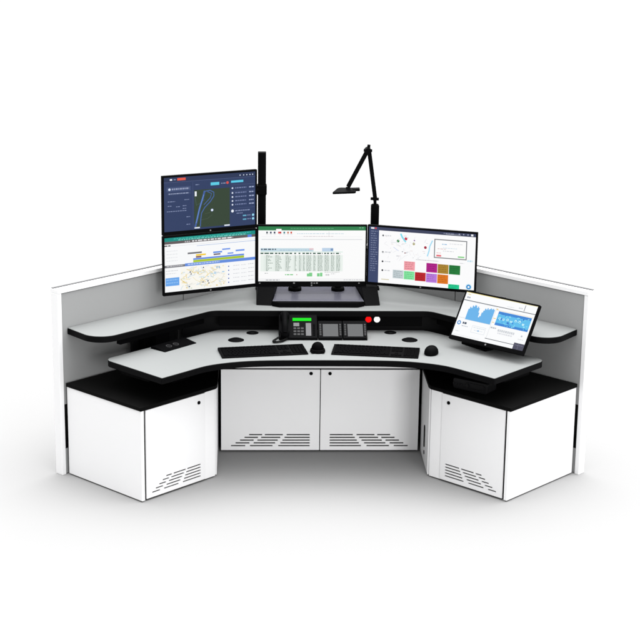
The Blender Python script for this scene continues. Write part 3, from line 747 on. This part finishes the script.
# ------------------------------------------------------------------ monitor riser under the centre screen
b0 = V3((0, .66, ZS))
t = thing('monitor_riser', 'black monitor riser with glossy grey tray and two round feet under the spreadsheet monitor', 'stand', b0)
def quadslab(bm, top, th):
    vs = [V3(p) for p in top]; hi = [bm.verts.new(p) for p in vs]; lo = [bm.verts.new(p - V3((0, 0, th))) for p in vs]
    bm.faces.new(hi); bm.faces.new(lo[::-1]); n = len(vs)
    for i in range(n): bm.faces.new((hi[i], lo[i], lo[(i + 1) % n], hi[(i + 1) % n]))
    return bm
XM = -.012
bm = quadslab(new(), [(XM - .258, .502, .850), (XM + .256, .502, .850), (XM + .222, .86, .857), (XM - .222, .86, .857)], .010)
build('tray', bm, M['tray'], t, b0, .002)
bm = prism(new(), [(XM - .222, .468), (XM + .222, .468), (XM + .262, .501), (XM - .264, .501)], ZS + .0005, .849)
build('front_skirt', bm, M['steel'], t, b0, .003)
for sx in (-1, 1):
    ox = XM + sx * .349; z0 = ZS + .0005
    vs = [(ox, .518, z0), (ox, .87, z0), (ox - sx * .010, .87, .905), (ox - sx * .012, .60, .905)]
    vi = [(XM + sx * .264, .506, z0), (XM + sx * .226, .87, z0), (XM + sx * .226, .87, .905), (XM + sx * .246, .585, .905)]
    bm = new(); A = [bm.verts.new(p) for p in vs]; Bv = [bm.verts.new(p) for p in vi]
    bm.faces.new(A); bm.faces.new(Bv[::-1])
    for i in range(4): bm.faces.new((A[i], Bv[i], Bv[(i + 1) % 4], A[(i + 1) % 4]))
    build('side_cheek', bm, M['steel'], t, b0, .003)
bm = new(); box(bm, XM - .22, XM + .22, .862, .878, ZS + .0005, .905); build('back_plate', bm, M['steel'], t, b0, .002)
for x in (-.139, .108):
    bm = new(); lathe(bm, [(.038, 0), (.038, .016), (.033, .022), (.001, .022)], (x, .735, .852)); p = build('foot_disc', bm, M['plastic'], t, b0)
    bm = new(); cyl(bm, (x, .735, .873), (x, .735, 1.0), .020, n=20); build('support_column', bm, M['steel'], p, b0)

# ------------------------------------------------------------------ control box on the right cabinet top
cx, cy = .806, -.088
t = thing('control_box', 'black control box with raised rounded inset on the cabinet under the touch screen', 'control box', (cx, cy, .52), math.radians(-38))
Wc, Dc, Hc = .210, .10, .058
bm = new(); rr = fillet([(-Wc / 2, 0), (Wc / 2, 0), (Wc / 2, Hc), (-Wc / 2, Hc)], [.012] * 4, 5)
fr_ = [bm.verts.new((x, -Dc / 2, z)) for x, z in rr]; bk = [bm.verts.new((x, Dc / 2, z)) for x, z in rr]
bm.faces.new(fr_); bm.faces.new(bk[::-1])
for i in range(len(rr)): bm.faces.new((fr_[i], fr_[(i + 1) % len(rr)], bk[(i + 1) % len(rr)], bk[i]))
build('housing', bm, M['box'], t, bevel=.003)
def ringplate(x0, x1, z0, z1, wd, r, y0, y1):
    o_ = fillet([(x0, z0), (x1, z0), (x1, z1), (x0, z1)], [r] * 4, 6); i_ = fillet([(x0 + wd, z0 + wd), (x1 - wd, z0 + wd), (x1 - wd, z1 - wd), (x0 + wd, z1 - wd)], [max(r - wd, .001)] * 4, 6)
    bm = new(); n = len(o_)
    L = [[bm.verts.new((x, y, z)) for x, z in pp] for pp, y in ((o_, y0), (i_, y0), (o_, y1), (i_, y1))]
    for k in range(n):
        j = (k + 1) % n
        bm.faces.new((L[0][k], L[0][j], L[1][j], L[1][k])); bm.faces.new((L[2][k], L[3][k], L[3][j], L[2][j])); bm.faces.new((L[0][k], L[2][k], L[2][j], L[0][j])); bm.faces.new((L[1][k], L[1][j], L[3][j], L[3][k]))
    return bm
build('inset_ring', ringplate(-.034, .092, .012, .046, .005, .014, -Dc / 2 - .004, -Dc / 2 + .001), M['box'], t)
bm = new(); cyl(bm, (-.016, -Dc / 2 - .006, .029), (-.016, -Dc / 2 + .001, .029), .011, n=20); build('knob', bm, M['box'], t)
for k in range(4):
    bm = new(); box(bm, -.104 + k * .016, -.094 + k * .016, -Dc / 2 - .003, -Dc / 2 + .001, .022, .034); build('button', bm, M['box'], t)

# ------------------------------------------------------------------ camera
CAM = V3((-.38342, -8.60624, 3.23095)); tp, yw, ro = .26680784, .04187110, .01379803
f_ = V3((math.cos(tp) * math.sin(yw), math.cos(tp) * math.cos(yw), -math.sin(tp)))
u_ = V3((math.sin(tp) * math.sin(yw), math.sin(tp) * math.cos(yw), math.cos(tp)))
r_ = V3((math.cos(yw), -math.sin(yw), 0))
R2 = r_ * math.cos(ro) + u_ * math.sin(ro); U2 = u_ * math.cos(ro) - r_ * math.sin(ro)
cd = bpy.data.cameras.new('camera'); cam = bpy.data.objects.new('camera', cd); COL.objects.link(cam)
cam.matrix_world = Matrix(((R2.x, U2.x, -f_.x, CAM.x), (R2.y, U2.y, -f_.y, CAM.y), (R2.z, U2.z, -f_.z, CAM.z), (0, 0, 0, 1)))
cd.sensor_width = 36; cd.lens = 1677.086 / 640 * 36; cd.clip_end = 300; cd.clip_start = .05
S.camera = cam

# ------------------------------------------------------------------ light
# a white studio dome: 1 at the horizon, brighter overhead towards the right front
w = bpy.data.worlds.new('World'); S.world = w; w.use_nodes = True
nt = w.node_tree; bg = nt.nodes['Background']
K = V3((.15, .10, 1)).normalized(); AMP, POW = 10.6, 4.0
tc = nt.nodes.new('ShaderNodeTexCoord')
dt = nt.nodes.new('ShaderNodeVectorMath'); dt.operation = 'DOT_PRODUCT'; dt.inputs[1].default_value = K
nt.links.new(tc.outputs['Generated'], dt.inputs[0])
mx = nt.nodes.new('ShaderNodeMath'); mx.operation = 'MAXIMUM'; mx.inputs[1].default_value = 0; nt.links.new(dt.outputs['Value'], mx.inputs[0])
pw = nt.nodes.new('ShaderNodeMath'); pw.operation = 'POWER'; pw.inputs[1].default_value = POW; nt.links.new(mx.outputs[0], pw.inputs[0])
ml = nt.nodes.new('ShaderNodeMath'); ml.operation = 'MULTIPLY_ADD'; ml.inputs[1].default_value = AMP; ml.inputs[2].default_value = 1.0; nt.links.new(pw.outputs[0], ml.inputs[0])
l = bpy.data.lights.new('added_front_fill', 'AREA'); l.shape = 'SQUARE'; l.size = 3.0; l.energy = 440  # fill lamp added behind the camera to brighten the cabinet doors
lo = bpy.data.objects.new('added_front_fill', l); COL.objects.link(lo); lo.location = (3.6, -10.0, 1.8)
lo.rotation_euler = (V3((0, .2, .5)) - V3(lo.location)).to_track_quat('-Z', 'Y').to_euler()
nt.links.new(ml.outputs[0], bg.inputs['Strength']); bg.inputs['Color'].default_value = (1, 1, 1, 1)
S.view_settings.view_transform = 'Standard'; S.view_settings.look = 'None'; S.view_settings.exposure = 0; S.view_settings.gamma = 1
S.render.engine = 'CYCLES'
S.cycles.max_bounces = 10; S.cycles.diffuse_bounces = 6
